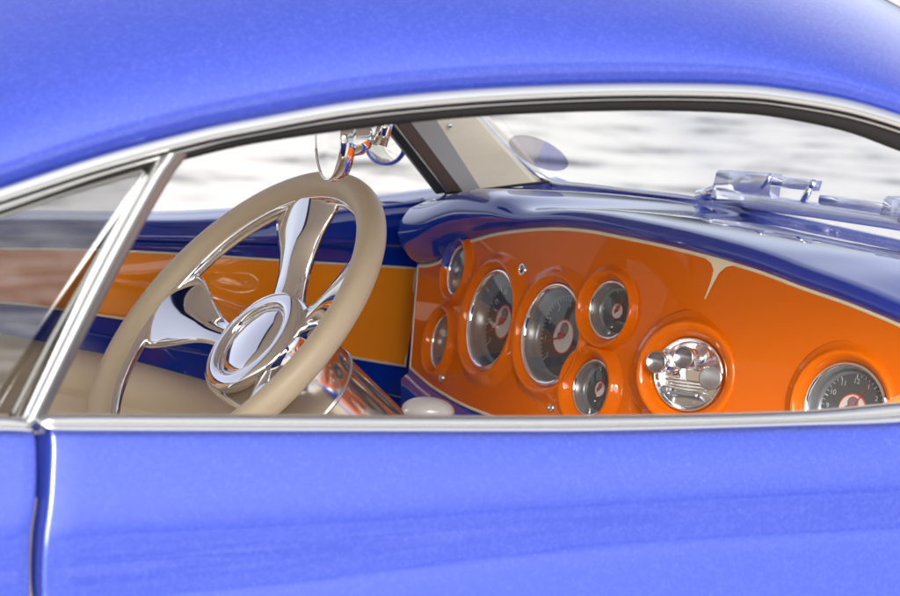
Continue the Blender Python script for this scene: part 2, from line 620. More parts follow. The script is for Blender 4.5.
strip("roof_trim", ROOF, BRIGHT, lambda x: [(-0.5, -0.004), (0.0, 0.004), (0.7, 0.0066), (2, 0.0074), (interp(TBo, x) * .5, 0.0080), (interp(TBo, x) - 2, 0.0076), (interp(TBo, x) - .8, 0.0066), (interp(TBo, x) - 0.1, 0.004), (interp(TBo, x) + 0.3, -0.004)])
strip("drip_channel", ROOF, RUBBER, lambda x: [(-2, -0.014), (interp(TBo, x) + 4, -0.013)])
strip("window_bead", ROOF, BRUSH, lambda x: [(interp(TBo, x) + 1.6, -0.008), (interp(TBo, x) + 2.6, -0.003), (interp(TBo, x) + 4, -0.002), (interp(TDo, x) - 1, -0.004), (interp(TDo, x), -0.009)])
strip("window_seal", ROOF, SEAL, lambda x: [(interp(TDo, x) - 1.5, -0.008), (interp(TDo, x) + 1.5, -0.006), (interp(TOo, x) - 2, -0.010), (interp(TOo, x), -0.016), (interp(TOo, x) - 1.0, -0.03), (interp(TOo, x) - 12, -0.05)])

# near windshield pillar outside, past the front edge of the frame
bm = bmesh.new()
rows = []
for x in range(960, 1191, 8):
    e = edge(x, 0)
    nx, ny = edge_normal_2d(x)
    o1 = gh(x - nx * 26, interp(TA, x) - ny * 26, 0.004)
    o2 = gh(x - nx * 60, interp(TA, x) - ny * 60, -0.03)
    rows.append([e + Vector((0, 0.014, 0)), e + Vector((0, 0.002, 0)), o1, o2, o2 + Vector((-0.02, 0.04, 0)), e + Vector((0, 0.05, 0))])
grid(bm, rows)
obj("windshield_pillar", bm, BLUE, CAR)

# ---------------------------------------------------------------- near side: door, quarter panel, sill trims, division bar, quarter glass
CRE = (at_y(300, 585, -0.02), at_y(900, 532, -0.02))
def crease_z(x):
    a, b = CRE
    t = (x - a.x) / (b.x - a.x)
    return lerp(a.z, b.z, t) + 0.006 * math.sin(max(0, min(1, t)) * math.pi)

def skin_y(x, z):
    y = 0.004 - 0.022 * (1 - math.exp(-(0.948 - z) / 0.03)) - 0.02 * max(0, 0.948 - z)
    zc = crease_z(x)
    d = zc - z
    y += 0.0006 * math.exp(-((d + 0.016) / 0.012) ** 2)
    if d > 0:
        y -= 0.42 * d * d / (d + 0.006)
    return y

ST = [(-420, 414), (0, 415.5), (46, 415), (100, 413.5), (450, 415.5), (600, 415), (800, 410.5), (900, 401.8), (1190, 375)]
SB = [(-420, 432), (0, 430), (46, 430), (100, 430.5), (450, 431), (600, 430.5), (800, 425), (900, 422), (1190, 395)]
SILLZ = []
for px_ in range(-420, 1191, 30):
    q_ = gh(px_, (interp(ST, px_) + interp(SB, px_)) / 2)
    SILLZ.append((q_.x, q_.z))
def top_z(x, z):
    """lift the top rows of a panel to the middle of the sill trim above it"""
    return z + (interp(SILLZ, x) - 0.9515) * max(0, min(1, (z - 0.925) / 0.022))

GAPQ = [(425, 41), (445, 42.5), (459, 43), (504, 36), (538, 29), (596, 27), (700, 20)]
GAPD = [(425, 50), (441, 54), (454, 57.5), (480, 52.5), (504, 48), (540, 41), (575, 38.5), (620, 37.5), (700, 32)]
ZS = [0.951, 0.9475, 0.9455, 0.943, 0.939, 0.934, 0.928] + [0.922 - 0.006 * i for i in range(34)]
def gap_x(tab, z):
    # pixel row of this height near the gap
    p0 = at_y(45, 430, -0.01).z
    py = 430 + (p0 - z) * FPX / 2.87
    return at_y(interp(tab, py), py, -0.012).x

def body_panel(name, edge_tab, sign, far_x, mat_, top_from):
    bm = bmesh.new()
    rows = []
    for z in ZS:
        x0 = gap_x(edge_tab, z)
        row = []
        for dx, dy in ((0.0004, 0.026), (0.0, 0.012), (0.0002, 0.0035), (0.0009, 0.0014), (0.0022, 0.0004), (0.0042, 0)):
            x = x0 + sign * dx
            row.append(Vector((x, skin_y(x, z) + dy, top_z(x, z))))
        n = 44
        for k in range(1, n + 1):
            x = lerp(x0 + sign * 0.0042, far_x, k / n)
            row.append(Vector((x, skin_y(x, z), top_z(x, z))))
        rows.append(row)
    top = [p + Vector((0, 0.014, -0.004)) for p in rows[0]]
    grid(bm, [top] + rows)
    return obj(name, bm, mat_, CAR)

DOOR = body_panel("door", GAPD, 1, 0.72, BLUE, 0)
QUARTER = body_panel("quarter_panel", GAPQ, -1, -0.75, BLUE, 0)

def sill(name, parent, tops, bots, x0, x1, round_end):
    bm = bmesh.new()
    rows = []
    n = 90
    for k in range(n + 1):
        t = k / n
        px = x0 + (x1 - x0) * (t ** 1.6 if round_end else t)
        tp = gh(px, interp(tops, px), 0)
        bt = gh(px, interp(bots, px), 0)
        h = tp.z - bt.z
        c = (tp + bt) / 2
        s = 1.0
        if round_end:
            d = (px - x0) / 12.0
            s = math.sqrt(max(0.0, 1 - (1 - min(1, d)) ** 2)) * 0.97 + 0.03
        h *= s
        b = 0.010 * s
        prof = [(0.010, .3), (0.004, .48), (-0.15 * b, .5), (-0.42 * b, .46), (-0.62 * b, .36), (-0.74 * b, .22), (-0.76 * b, .09), (-0.55 * b, .02), (-0.58 * b, -.05), (-0.85 * b, -.12), (-1.0 * b, -.24), (-0.95 * b, -.36), (-0.7 * b, -.45), (-0.2 * b, -.5), (0.010, -.5)]
        rows.append([Vector((c.x, c.y + y - 0.001, c.z + z * h)) for y, z in prof])
    V = grid(bm, rows)
    cap(bm, V[0])
    return obj(name, bm, BRIGHT, parent)

sill("sill_trim", DOOR, [(37, 418), (46, 414.5), (100, 413.5), (450, 415.5), (600, 415), (800, 410.5), (900, 401.8), (1190, 375)], [(37, 427), (46, 429.5), (100, 430.5), (450, 431), (600, 430.5), (800, 425), (900, 422), (1190, 395)], 37, 1190, True)
sill("sill_trim", QUARTER, [(-420, 414), (0, 415.5), (28, 419)], [(-420, 432), (0, 430), (28, 431)], 27, -420, False)

# jamb seen in the shut gap
bm = bmesh.new()
rows = []
for z in ZS[::3]:
    xa, xb = gap_x(GAPQ, z), gap_x(GAPD, z)
    rows.append([Vector((xa - 0.02, 0.028, z)), Vector((xb + 0.02, 0.028, z))])
grid(bm, rows)
JAMB = obj("door_jamb", bm, BLUE, CAR)
bm = bmesh.new()
tube(bm, [Vector(((gap_x(GAPQ, z) * .45 + gap_x(GAPD, z) * .55), skin_y(0, z) + 0.015, z)) for z in ZS if z < 0.915], 0.0017, 10)
obj("weatherstrip", bm, STRIP, JAMB)

# division bar between door window and quarter window
bm = bmesh.new()
Lp = [(163, 154), (161, 157), (145, 180), (100, 262), (60, 342), (21, 423)]
Rp = [(193, 153), (191, 157), (174, 180), (128, 262), (86, 344), (43, 431)]
L3 = resample([gh(*p) for p in Lp], 30)
R3 = resample([gh(*p) for p in Rp], 30)
rows = []
for a, b in zip(L3, R3):
    row = [a - GHN * -0.012]
    for t, o in ((0, -0.004), (0.03, 0.002), (0.10, 0.0075), (0.2, 0.0105), (0.32, 0.011), (0.42, 0.0095), (0.5, 0.006), (0.75, 0.001), (0.95, -0.005), (1.0, -0.012)):
        row.append(a.lerp(b, t) - GHN * (o * 0.7 - 0.002))
    rows.append(row)
V = grid(bm, rows)
cap(bm, V[-1])
obj("division_bar", bm, BARM, CAR)

# quarter window: pane and its thin bright frame and rubber
QF = [(-330, 408), (-250, 330), (-150, 268), (-60, 236), (0, 216), (60, 196), (100, 184), (132, 174.5), (142, 171.5), (144, 173.5), (139, 184), (95, 262), (50, 342), (13, 414)]
QW = empty("quarter_window", gh(60, 330), CAR)
bm = bmesh.new()
cap(bm, [bm.verts.new(on_plane(x, y, (0, 0.036, 1.03), Vector((0, 1, -0.05)).normalized())) for x, y in QF + [(-150, 414)]])   # the flat pane stands nearly upright in its leaning frame
obj("pane", bm, QGLASS, QW)
bm = bmesh.new()
pts = [gh(x, y, -0.010) for x, y in QF[:9]]
pts = resample(pts, 50) + resample([gh(x, y, -0.010) for x, y in QF[9:]], 30)
tube(bm, pts, 0.0019, 8)
obj("frame", bm, TRIMG, QW)
bm = bmesh.new()
a = resample([gh(x, y, -0.013) for x, y in [(170, 140), (150, 172), (97, 264), (53, 342), (16, 416)]], 20)
b = resample([gh(x, y, -0.013) for x, y in [(160, 140), (141, 172), (91, 264), (46, 342), (8, 416)]], 20)
grid(bm, [a, b])
grid(bm, [[gh(150, 150, -.015), gh(175, 145, -.015)], [gh(143, 172, -.015), gh(158, 172, -.015)]])
obj("seal", bm, SEAL, QW)

# near door inside: garnish with its orange front end just above the sill
bm = bmesh.new()
rows = []
for k in range(24):
    x = lerp(-0.33, 0.62, k / 23)
    zt = 0.912
    rows.append([Vector((x, 0.03, zt)), Vector((x, 0.07, zt + 0.002)), Vector((x, 0.085, zt - 0.008)), Vector((x, 0.09, zt - 0.05)), Vector((x, 0.09, 0.45))])
grid(bm, rows)
obj("inner_panel", bm, SHADEBLUE, DOOR)
bm = bmesh.new()
t3 = [at_y(px, py, 0.085) for px, py in ((862, 408), (875, 401.5), (900, 390), (940, 374), (1000, 355))]
rows = []
for p in resample(t3, 14):
    rows.append([p + Vector((0, -0.036, -0.06)), p + Vector((0, -0.034, -0.006)), p + Vector((0, -0.028, -0.001)), p + Vector((0, -0.01, 0)), p + Vector((0, 0.004, -0.006)), p + Vector((0, 0.006, -0.06))])
grid(bm, rows)
obj("inner_garnish", bm, LITORANGE, DOOR)

# ---------------------------------------------------------------- far door and far side
YF = 1.42
FAR = empty("door", (0.4, YF, 0.5), CAR)
BELT = [(-500, 219), (-200, 216), (0, 213.5), (160, 214.5), (230, 211.5), (290, 207.5), (350, 201), (400, 195.5), (440, 190.5), (500, 185), (560, 180)]
STR = [(-500, 246), (0, 247), (100, 248.5), (200, 253.5), (300, 260), (415, 266.5)]
bm = bmesh.new()
rows = []
for px in range(-500, 561, 20):
    o = at_y(px, interp(BELT, px), YF + 0.055)
    zt = o.z
    x = o.x
    zs = at_y(px, interp(STR, px), YF).z if px <= 415 else at_y(415, 266.5, YF).z - (px - 415) * 0.0001
    dz = zt - zs
    prof = [(0.085, -0.03), (0.075, 0.0), (0.062, 0.003), (0.05, 0.0015), (0.03, 0.0005), (0.012, -0.0005), (0.006, -0.0015), (0.0025, -0.004), (0.0005, -0.008), (-0.001, -0.25 * dz), (-0.003, -0.45 * dz), (-0.005, -0.6 * dz), (-0.004, -0.66 * dz), (0.0005, -0.70 * dz), (0.003, -0.78 * dz), (0.003, -0.95 * dz), (0.003, -1.15 * dz), (0.003, -0.42), (0.003, -0.5)]
    rows.append([Vector((x, YF + dy, zt + d)) for dy, d in prof])
grid(bm, rows)
obj("door_panel", bm, SHADEBLUE, FAR)

# the far body outside
bm = bmesh.new()
rows = []
for px in range(-500, 561, 40):
    o = at_y(px, interp(BELT, px), YF + 0.055)
    rows.append([Vector((o.x, YF + 0.08, o.z - 0.004)), Vector((o.x, YF + 0.10, o.z - 0.02)), Vector((o.x, YF + 0.12, o.z - 0.1)), Vector((o.x, YF + 0.14, 0.5))])
grid(bm, rows)
obj("outer_skin", bm, BLUE, FAR)

# orange insert of the far door
OT = [(-400, 247), (0, 248.5), (100, 250), (200, 255), (300, 261.5), (415, 268)]
OB = [(-400, 292), (0, 302), (100, 315), (200, 330), (300, 348), (404, 366)]
n = 40
top = [at_y(lerp(-400, 415, k / n), interp(OT, lerp(-400, 415, k / n)), YF - 0.002) for k in range(n + 1)]
bot = [at_y(lerp(-400, 404, k / n), interp(OB, lerp(-400, 404, k / n)), YF - 0.002) for k in range(n + 1)]
bm = bmesh.new()
rows = []
for k in range(13):
    t = k / 12
    # slight padding, so that it mirrors the cabin in soft waves
    rows.append([a.lerp(b, t) + Vector((0, -0.007 * math.sin(math.pi * t) + 0.0012 * math.sin(9 * a.x + 5 * t), 0)) for a, b in zip(top, bot)])
grid(bm, rows)
obj("orange_insert", bm, LITORANGE, FAR)
bm = bmesh.new()
off = Vector((0, -0.0022, 0))
tube(bm, [p + off for p in top] + [bot[-1].lerp(top[-1], t) + off for t in (.75, .5, .25)] + [p + off for p in reversed(bot)], 0.0017, 8)
obj("pinstripe", bm, CREAM, FAR)
# pale bead on the lower blue band
bm = bmesh.new()
tube(bm, [at_y(px, py, YF - 0.004) for px, py in ((-300, 292), (0, 319), (90, 334), (140, 343), (240, 361), (330, 380), (420, 402))], 0.0012, 6)
obj("lower_bead", bm, SHADEBLUE, FAR)
# padded tan lower panel with a seam
AT = [(-400, 300), (0, 340), (80, 355), (125, 364), (200, 384), (300, 412), (420, 446)]
bm = bmesh.new()
rows = []
for px in range(-400, 421, 20):
    p = at_y(px, interp(AT, px), YF - 0.012)
    rows.append([p + Vector((0, d, z)) for d, z in ((0.02, 0.006), (0.006, 0.004), (-0.012, -0.002), (-0.026, -0.012), (-0.032, -0.026), (-0.030, -0.038), (-0.022, -0.045), (-0.0215, -0.0465), (-0.028, -0.052), (-0.034, -0.07), (-0.034, -0.12), (-0.02, -0.3))])
grid(bm, rows)
obj("armrest_panel", bm, TAN, FAR)

# far windshield pillar: faceted champagne garnish, rubber, screw
PI = empty("windshield_pillar", (0.8, 1.42, 0.95), CAR)
YP = 1.405
def pil(px, py, dy=0.0):
    return at_y(px, py, YP + dy)
def extend(a, b, t):
    return b + (b - a) * t
def facet(name, cols, material, parent, mi=None):
    """cols: list of (bottom pixel, top pixel, dy)"""
    bm = bmesh.new()
    lo = [pil(b[0], b[1], dy) for b, t, dy in cols]
    hi = [pil(t[0], t[1], dy) for b, t, dy in cols]
    rows = []
    for k in range(8):
        t = k / 7 * 1.7
        rows.append([l + (h - l) * t for l, h in zip(lo, hi)])
    V = grid(bm, rows)
    for i, f in enumerate(bm.faces):
        f.smooth = False
        f.material_index = mi[i % (len(cols) - 1)] if mi else 0
    return obj(name, bm, material, parent)
facet("garnish", [((446, 193), (393, 124), 0.05), ((450, 193), (397, 124), -0.004), ((463, 191.8), (411, 122.5), -0.018), ((481, 189.5), (437, 121), -0.020), ((533, 182.5), (477, 119), 0.0), ((549, 181), (489, 118.6), 0.022), ((551, 181), (491, 118.6), 0.06)], [PILLAR, PBROWN, PGREY], PI, [1, 1, 2, 0, 0, 0])
facet("rubber_seal", [((436, 194), (384, 128), 0.03), ((438, 194), (386, 127), -0.002), ((446, 193), (393, 125), -0.003), ((447, 193), (394, 125), 0.02)], RUBBER, PI)
bm = bmesh.new()
pS = pil(449.5, 125.5, -0.018)
lathe(bm, pS, Vector((-0.3, -1, 0.1)), [(0.0001, 0.004), (0.0018, 0.0038), (0.003, 0.0025), (0.0034, 0), (0.0034, -0.004)], 16)
obj("screw", bm, CHROME, PI)
bm = bmesh.new()
tube(bm, [pil(446, 193.5, -.008), pil(480, 190.2, -0.022), pil(520, 185, -0.012), pil(552, 181.5, 0.0)], 0.0016, 8)
obj("base_seal", bm, RUBBER, PI)

# ---------------------------------------------------------------- dashboard
PT = [(419, 266), (430, 265.5), (441, 262), (452, 253), (467, 243.5), (484, 237.8), (500, 234), (530, 230.2), (560, 229), (590, 231.5), (620, 237), (668, 247), (716, 259), (760, 272), (800, 287), (850, 304.5), (900, 325), (960, 352), (1020, 380), (1080, 408)]
PB = [(411, 368), (421, 377), (432, 386), (446, 395), (460, 403), (476, 410), (490, 415.5), (530, 430), (570, 441), (610, 450), (650, 459), (700, 469), (740, 476), (780, 482), (820, 488), (860, 494), (910, 502), (960, 512), (1020, 525), (1080, 540)]
NT = 241
top3 = resample([on_dash(*p) for p in PT], NT)
bot3 = resample([on_dash(*p) for p in PB], NT)

# gauges: opening centre (pixels), opening height (pixels), turn of its axis towards the near side, kind
# centre of the ring crest (pixels), its height (pixels), dial radius / crest radius, turn, recess, kind
GA = [
    (451.5, 269, 62, 0.86, 0, 0.006, "small"), (434, 340, 67, 0.86, 0, 0.008, "small"), (484.5, 318.5, 116, 0.90, 0, 0.007, "speed"), (545.5, 333.5, 117, 0.905, 0, 0.007, "tach"),
    (602, 308.5, 75, 0.81, 5, 0.010, "small"), (583, 386.5, 80, 0.75, 0, 0.010, "small"), (840, 408, 113, 0.85, 7, 0.009, "clock"),
]
RADIO = (685, 374, 103, 0.74, 20, 0.011)
LIP = 0.010
def lip(turn):                            # a turned ring stands further out of the panel
    return LIP + 0.0005 * abs(turn)
def gauge_frame(px, py, hpx, q, turn, dep):
    p = on_dash(px, py, lip(turn))
    depth = (p - EYE).dot(VIEW)
    rr = hpx / 2 * depth / FPX
    n = dash_normal(p.y)
    n = Matrix.Rotation(RAD(turn), 3, "Z") @ n
    return p, n.normalized(), rr
HOLES = [gauge_frame(*g[:6]) for g in GA] + [gauge_frame(*RADIO)]

# blue body: brow over the orange face rolling on to the dash top
def wbase(y):                             # windshield foot line
    tab = [(0.75 - 0.7, 0.93), (0.17, 0.975), (0.4, 1.02), (0.75, 1.04), (1.10, 1.038), (1.24, 1.036), (1.357, 0.976), (1.415, 0.94), (1.46, 0.90)]
    return interp(tab, y)
WZ = 0.971
DASH_ROWS = []
SA = resample([on_dash(*p) for p in PT], 120)
bm = bmesh.new()
rows = []
cols = []
for i, p in enumerate(SA):
    y = p.y
    u = sstep(1.02, 1.36, y)
    left = sstep(1.20, 1.38, y)
    crest = lerp(0.980, 0.988, sstep(0.5, 1.0, y)) if y > 0.5 else 0.980
    h = max(0.021, min(0.085, lerp(0.022, 0.958 + 0.03 * (1 - left) - p.z, sstep(1.05, 1.15, y)))) if y > 1.05 else 0.022
    bul = lerp(0.008, 0.028, u)
    n = dash_normal(y)
    nh = Vector((n.x, n.y, 0)).normalized()
    up = Vector((0, 0, 1))
    yw = lerp(y, y + (y - 0.75) * 0.12, 1)
    W = Vector((wbase(min(1.43, yw)), min(1.43, yw), WZ - 0.003))
    c = p + nh * (-0.032) + up * h
    pr = [p + nh * -0.03 - up * 0.004, p - nh * 0.004 + up * 0.0005, p + nh * (bul * .35) + up * (h * .10), p + nh * (bul * .8) + up * (h * .28), p + nh * bul + up * (h * .48), p + nh * (bul * .9) + up * (h * .66), p + nh * (bul * .55) + up * (h * .84), p + nh * (bul * .0 - .002) + up * (h * .95), p + nh * (-.014) + up * (h * .99), c]
    for t in (0.2, 0.4, 0.6, 0.8, 1.0):
        q = c.lerp(W, t)
        q.z += 0.002 * math.sin(math.pi * t)
        pr.append(q)
    cols.append(pr)
# rounded end at the far door
first = cols[0]
ends = []
for k, (dy, dx, sc_) in enumerate(((0.034, 0.05, 0.72), (0.026, 0.02, 0.86), (0.014, 0.005, 0.95))):
    base = first[1]
    ends.append([base + (q - base) * sc_ + Vector((dx, dy, 0.004 * (2 - k))) for q in first])
cols = ends + cols
grid(bm, cols)
# lower body under the orange face
rows = [[p + Vector((0.004, 0, 0)) for p in bot3[::4]], [p + Vector((-0.012, 0, -0.012)) for p in bot3[::4]], [p + Vector((-0.010, 0, -0.05)) for p in bot3[::4]], [p + Vector((0.05, 0, -0.12)) for p in bot3[::4]], [p + Vector((0.3, 0, -0.14)) for p in bot3[::4]]]
grid(bm, rows)
# side cheek towards the far door
e0, e1 = top3[0], bot3[0]
rows = []
for t in np.linspace(-0.1, 1.5, 12):
    p = e0.lerp(e1, t)
    rows.append([p + Vector((0.004, -0.004, 0)), p + Vector((-0.001, 0.004, 0)), p + Vector((0.006, 0.012, 0)), p + Vector((0.03, 0.018, 0)), p + Vector((0.12, 0.02, 0))])
grid(bm, rows)
DASH = obj("dashboard", bm, SHADEBLUE, CAR)

bm = bmesh.new()
NV = 76
V = []
for j in range(NV + 1):
    t = j / NV
    row = []
    for a, b in zip(top3, bot3):
        q = a.lerp(b, t)
        row.append(Vector((dash_x(q.y, q.z) - 0.001, q.y, q.z)))
    V.append([bm.verts.new(p) for p in row])
for j in range(NV):
    for i in range(NT - 1):
        c = (V[j][i].co + V[j + 1][i + 1].co) / 2
        hit = False
        for (p, n, rr), q in zip(HOLES, [g[3] for g in GA] + [RADIO[3]]):
            d = c - p
            if (d - n * d.dot(n)).length < rr * (q + 0.10):
                hit = True
                break
        if not hit:
            f = bm.faces.new((V[j][i], V[j][i + 1], V[j + 1][i + 1], V[j + 1][i]))
            f.smooth = True
for v in [v for v in bm.verts if not v.link_faces]:
    bm.verts.remove(v)
obj("face_panel", bm, ORANGE, DASH)

bm = bmesh.new()
o_ = Vector((-0.0018, 0, 0))
def ribbon(pts, wdt, close=False):
    rows = []
    for i, p in enumerate(pts):
        a = pts[max(0, i - 1)]
        b = pts[min(len(pts) - 1, i + 1)]
        t = (b - a).normalized()
        n = dash_normal(p.y)
        s = t.cross(n).normalized() * wdt / 2
        q = Vector((dash_x(p.y, p.z), p.y, p.z)) + n * 0.0016
        rows.append([q - s - n * .002, q - s, q + n * .0004, q + s, q + s - n * .002])
    grid(bm, rows)
ribbon(top3, 0.0042)
ribbon([top3[0].lerp(bot3[0], k / 20) for k in range(21)], 0.0028)
ribbon(bot3[:160], 0.0034)
# flared divider between the two face fields
fl = [(692, 252.6), (704, 257.5), (711, 263), (713.5, 270), (711, 281), (704.3, 299), (705.6, 299), (713, 284), (719, 273), (726, 267), (736, 265), (747, 268), (730, 262), (715, 257)]
cap(bm, [bm.verts.new(on_dash(x, y, 0.0024)) for x, y in fl])
obj("pinstripe", bm, CREAM, DASH)

# ---------------------------------------------------------------- gauges
def glyph_mesh(bm, txt, o, s, u, size, mi=0):
    cu = bpy.data.curves.new("t", "FONT")
    cu.body = txt
    cu.align_x, cu.align_y = "CENTER", "CENTER"
    cu.size = size
    ob = bpy.data.objects.new("t", cu)
    me = bpy.data.meshes.new_from_object(ob)
    n0 = len(bm.verts)
    vs_ = [bm.verts.new(o + s * v.co.x + u * v.co.y) for v in me.vertices]
    for p in me.polygons:
        try:
            f = bm.faces.new([vs_[i] for i in p.vertices])
            f.material_index = mi
        except ValueError:
            pass
    bpy.data.objects.remove(ob)
    bpy.data.meshes.remove(me)
    bpy.data.curves.remove(cu)

def pod(parent, p, n, rr, q, dep, k, mats, split=None):
    """moulded ring of the dash around a sunk dial; p is the centre of its crest, rr the crest radius"""
    bm = bmesh.new()
    prof = [(1.40, -k - .026), (1.31, -k - .006), (1.235, -k + .0003), (1.17, -.86 * k), (1.11, -.6 * k), (1.065, -.3 * k), (1.03, -.09 * k), (1.0, 0), (lerp(1, q, .2), -.0006), (lerp(1, q, .42), -.16 * dep), (lerp(1, q, .64), -.42 * dep), (lerp(1, q, .85), -.75 * dep), (lerp(1, q, .97), -dep), (q, -dep - .002), (q * .99, -dep - .025)]
    lathe(bm, p, n, [(r * rr, h) for r, h in prof], 128)
    # where two rings run into each other, this one stops at the other's opening
    cut = []
    for p2, n2, r2 in HOLES:
        if (p2 - p).length > 1e-4:
            for f in bm.faces:
                d = f.calc_center_median() - p2
                e = f.calc_center_median() - p
                if (d - n2 * d.dot(n2)).length < r2 * 0.93 and (e - n * e.dot(n)).length > rr * 1.03:
                    cut.append(f)
    if cut:
        bmesh.ops.delete(bm, geom=list(set(cut)), context="FACES")
    if split is not None:
        s, u, _ = frame(n)
        for f in bm.faces:
            d = f.calc_center_median() - p
            ang = math.degrees(math.atan2(d.dot(u), d.dot(s)))
            f.material_index = 1 if split(ang, d) else 0
    obj("pod", bm, mats, parent)

GLAB = {"speed": "large speedometer gauge, left of the two large dials", "tach": "large tachometer gauge, right of the two large dials", "clock": "gauge at the passenger end of the dashboard"}
SMALL_L = ["small gauge at top far corner under the blue brow", "small gauge at far end below the blue brow", "small gauge right of the large dials, upper one", "small gauge right of the large dials, lower one at the sill"]
si = 0
for (px, py, hp, q_, turn, rec, kind), (p, n, rr) in zip(GA, HOLES):
    g = empty("gauge", p, CAR)
    if kind == "small":
        g["label"] = SMALL_L[si]
        si += 1
    else:
        g["label"] = GLAB[kind]
    big = kind != "small"
    if px < 452 and py < 300:
        pod(g, p, n, rr, q_, rec, lip(turn), [ORANGE, SHADEBLUE], lambda a, d: d.z > -0.002 and d.y > -0.012)
    else:
        pod(g, p, n, rr, q_, rec, lip(turn), ORANGE)
    p = p - n * (rec - 0.001)
    rr = rr * q_ * 1.01
    s, u, _ = frame(n)
    # chrome bezel
    bm = bmesh.new()
    t_ = 0.062 if big else 0.06
    lathe(bm, p, n, [((0.935 + t_ * math.cos(a)) * rr, -0.004 + t_ * rr * 1.1 * math.sin(a)) for a in np.linspace(-0.4, math.pi + .9, 14)], 96)
    obj("bezel", bm, CHROME, g)
    # grey inner cone
    dep = -0.019 if big else -0.016
    rin = 0.76 if big else 0.72
    bm = bmesh.new()
    lathe(bm, p, n, [(0.915 * rr, -0.006), (0.895 * rr, -0.0035), (0.865 * rr, -0.004), ((rin + .05) * rr, dep * .7), ((rin + .012) * rr, dep + 0.001), (rin * rr, dep + 0.0012), ((rin - .02) * rr, dep)], 96)
    obj("inner_ring", bm, BEZEL, g)
    bm = bmesh.new()
    q = p + n * (dep + 0.0004)
    lathe(bm, q, n, [(rin * rr, 0), (0.0005, 0)], 64, cap1=True)
    obj("dial", bm, DIAL, g)
    # print
    bm = bmesh.new()
    q = p + n * (dep + 0.0010)
    R1 = rin * rr
    if big:
        lab = {"speed": ["0", "20", "40", "60", "80", "100", "120", "140"], "tach": ["0", "1", "2", "3", "4", "5", "6", "7", "8"], "clock": ["12", "1", "2", "3", "4", "5", "6", "7", "8", "9", "10", "11"]}[kind]
        span, st = (270, 225) if kind != "clock" else (330, 90)
        for k, tx in enumerate(lab):
            a = RAD(st - span * k / (len(lab) - 1))
            glyph_mesh(bm, tx, q + (s * math.cos(a) + u * math.sin(a)) * R1 * .78, s, u, R1 * 0.2)
        nt_ = 41
    else:
        span, st, nt_ = 180, 180, 13
    for k in range(nt_):
        a = RAD(st - span * k / (nt_ - 1))
        d = s * math.cos(a) + u * math.sin(a)
        e = n.cross(d)
        L0 = 0.9 if k % 5 else 0.86
        wd = R1 * (0.010 if k % 5 else 0.018)
        cap(bm, [bm.verts.new(q + d * R1 * r_ + e * w_) for r_, w_ in ((L0, -wd), (0.97, -wd), (0.97, wd), (L0, wd))])
    obj("dial_print", bm, INK, g)
    # emblem: white field with a red outline
    er = (0.42 if big else 0.34) * R1
    q = p + n * (dep + 0.0016)
    bm = bmesh.new()
    lathe(bm, q, n, [(er, 0), (0.0005, 0.0001)], 48, cap1=True, mi=0)
    lathe(bm, q, n, [(er * 1.06, 0.0001), (er * 1.06, 0.0006), (er * .96, 0.0006)], 48, mi=1)
    q2 = q + u * er * .45 + n * .0004
    lathe(bm, q2, n, [(er * .40, 0.0), (er * .40, 0.0004), (er * .30, 0.0004)], 32, mi=1)
    lathe(bm, q2, n, [(er * .30, 0.0002), (0.0003, 0.0002)], 32, mi=2)
    lathe(bm, q - s * er * .35 + n * .0004, n, [(er * .24, 0.0003), (0.0003, 0.0003)], 24, mi=1)
    obj("emblem", bm, [WHITE, RED, BEZEL], g)
    # needle
    bm = bmesh.new()
    a = RAD(210 if kind == "speed" else 200 if kind == "tach" else 60)
    d = s * math.cos(a) + u * math.sin(a)
    e = n.cross(d)
    q = p + n * (dep + 0.0032)
    V = [bm.verts.new(q + d * r_ * R1 + e * w_ * R1 + n * h_) for h_ in (0, 0.0008) for r_, w_ in ((-.15, -.022), (.82, -.010), (.82, .010), (-.15, .022))]
    for f in ((0, 1, 2, 3), (7, 6, 5, 4), (0, 4, 5, 1), (1, 5, 6, 2), (2, 6, 7, 3), (3, 7, 4, 0)):
        bm.faces.new([V[i] for i in f])
    lathe(bm, q, n, [(R1 * .05, -0.001), (R1 * .05, 0.0012), (R1 * .035, 0.0018), (0.0002, 0.0018)], 20)
    obj("needle", bm, NEEDLE, g)
    bm = bmesh.new()
    lathe(bm, p, n, [(0.90 * rr, -0.0035), (0.7 * rr, -0.002), (0.4 * rr, -0.0006), (0.0005, 0)], 48, cap1=True)
    obj("lens", bm, LENS, g)

# round chrome control panel
p, n, rr = HOLES[-1]
CP = empty("control_panel", p, CAR)
CP["label"] = "round chrome control plate with protruding knobs"
pod(CP, p, n, rr, RADIO[3], RADIO[5], lip(RADIO[4]), ORANGE)
p = p - n * (RADIO[5] - 0.003)
rr = rr * RADIO[3]
s, u, _ = frame(n)
bm = bmesh.new()
lathe(bm, p, n, [(0.98 * rr, -0.016), (0.985 * rr, -0.003), (0.955 * rr, 0.0), (0.92 * rr, -0.001), (0.90 * rr, -0.006), (0.84 * rr, -0.0075), (0.4 * rr, -0.0075), (0.0005, -0.0075)], 72, cap1=True)
obj("face_plate", bm, SATIN, CP)
def loc(a, b, h=0.0):                     # plate coordinates in units of its radius
    return p + s * (a * rr) + u * (b * rr) + n * h
def knob(c, r, L, name="knob"):
    bm = bmesh.new()
    lathe(bm, c, n, [(r * .55, -0.008), (r * .55, L * .25), (r * .8, L * .3), (r, L * .36), (r, L * .9), (r * .96, L * .97), (r * .88, L), (r * .84, L * .985), (0.0003, L * .97)], 40, cap1=True)
    for f in bm.faces:
        d = f.calc_center_median() - Vector(c)
        if d.dot(n) > L * .96:
            f.material_index = 1
    o = obj(name, bm, [CHROME, KFACE], CP)
    return o
knob(loc(-.62, .22), 0.0115, 0.032)
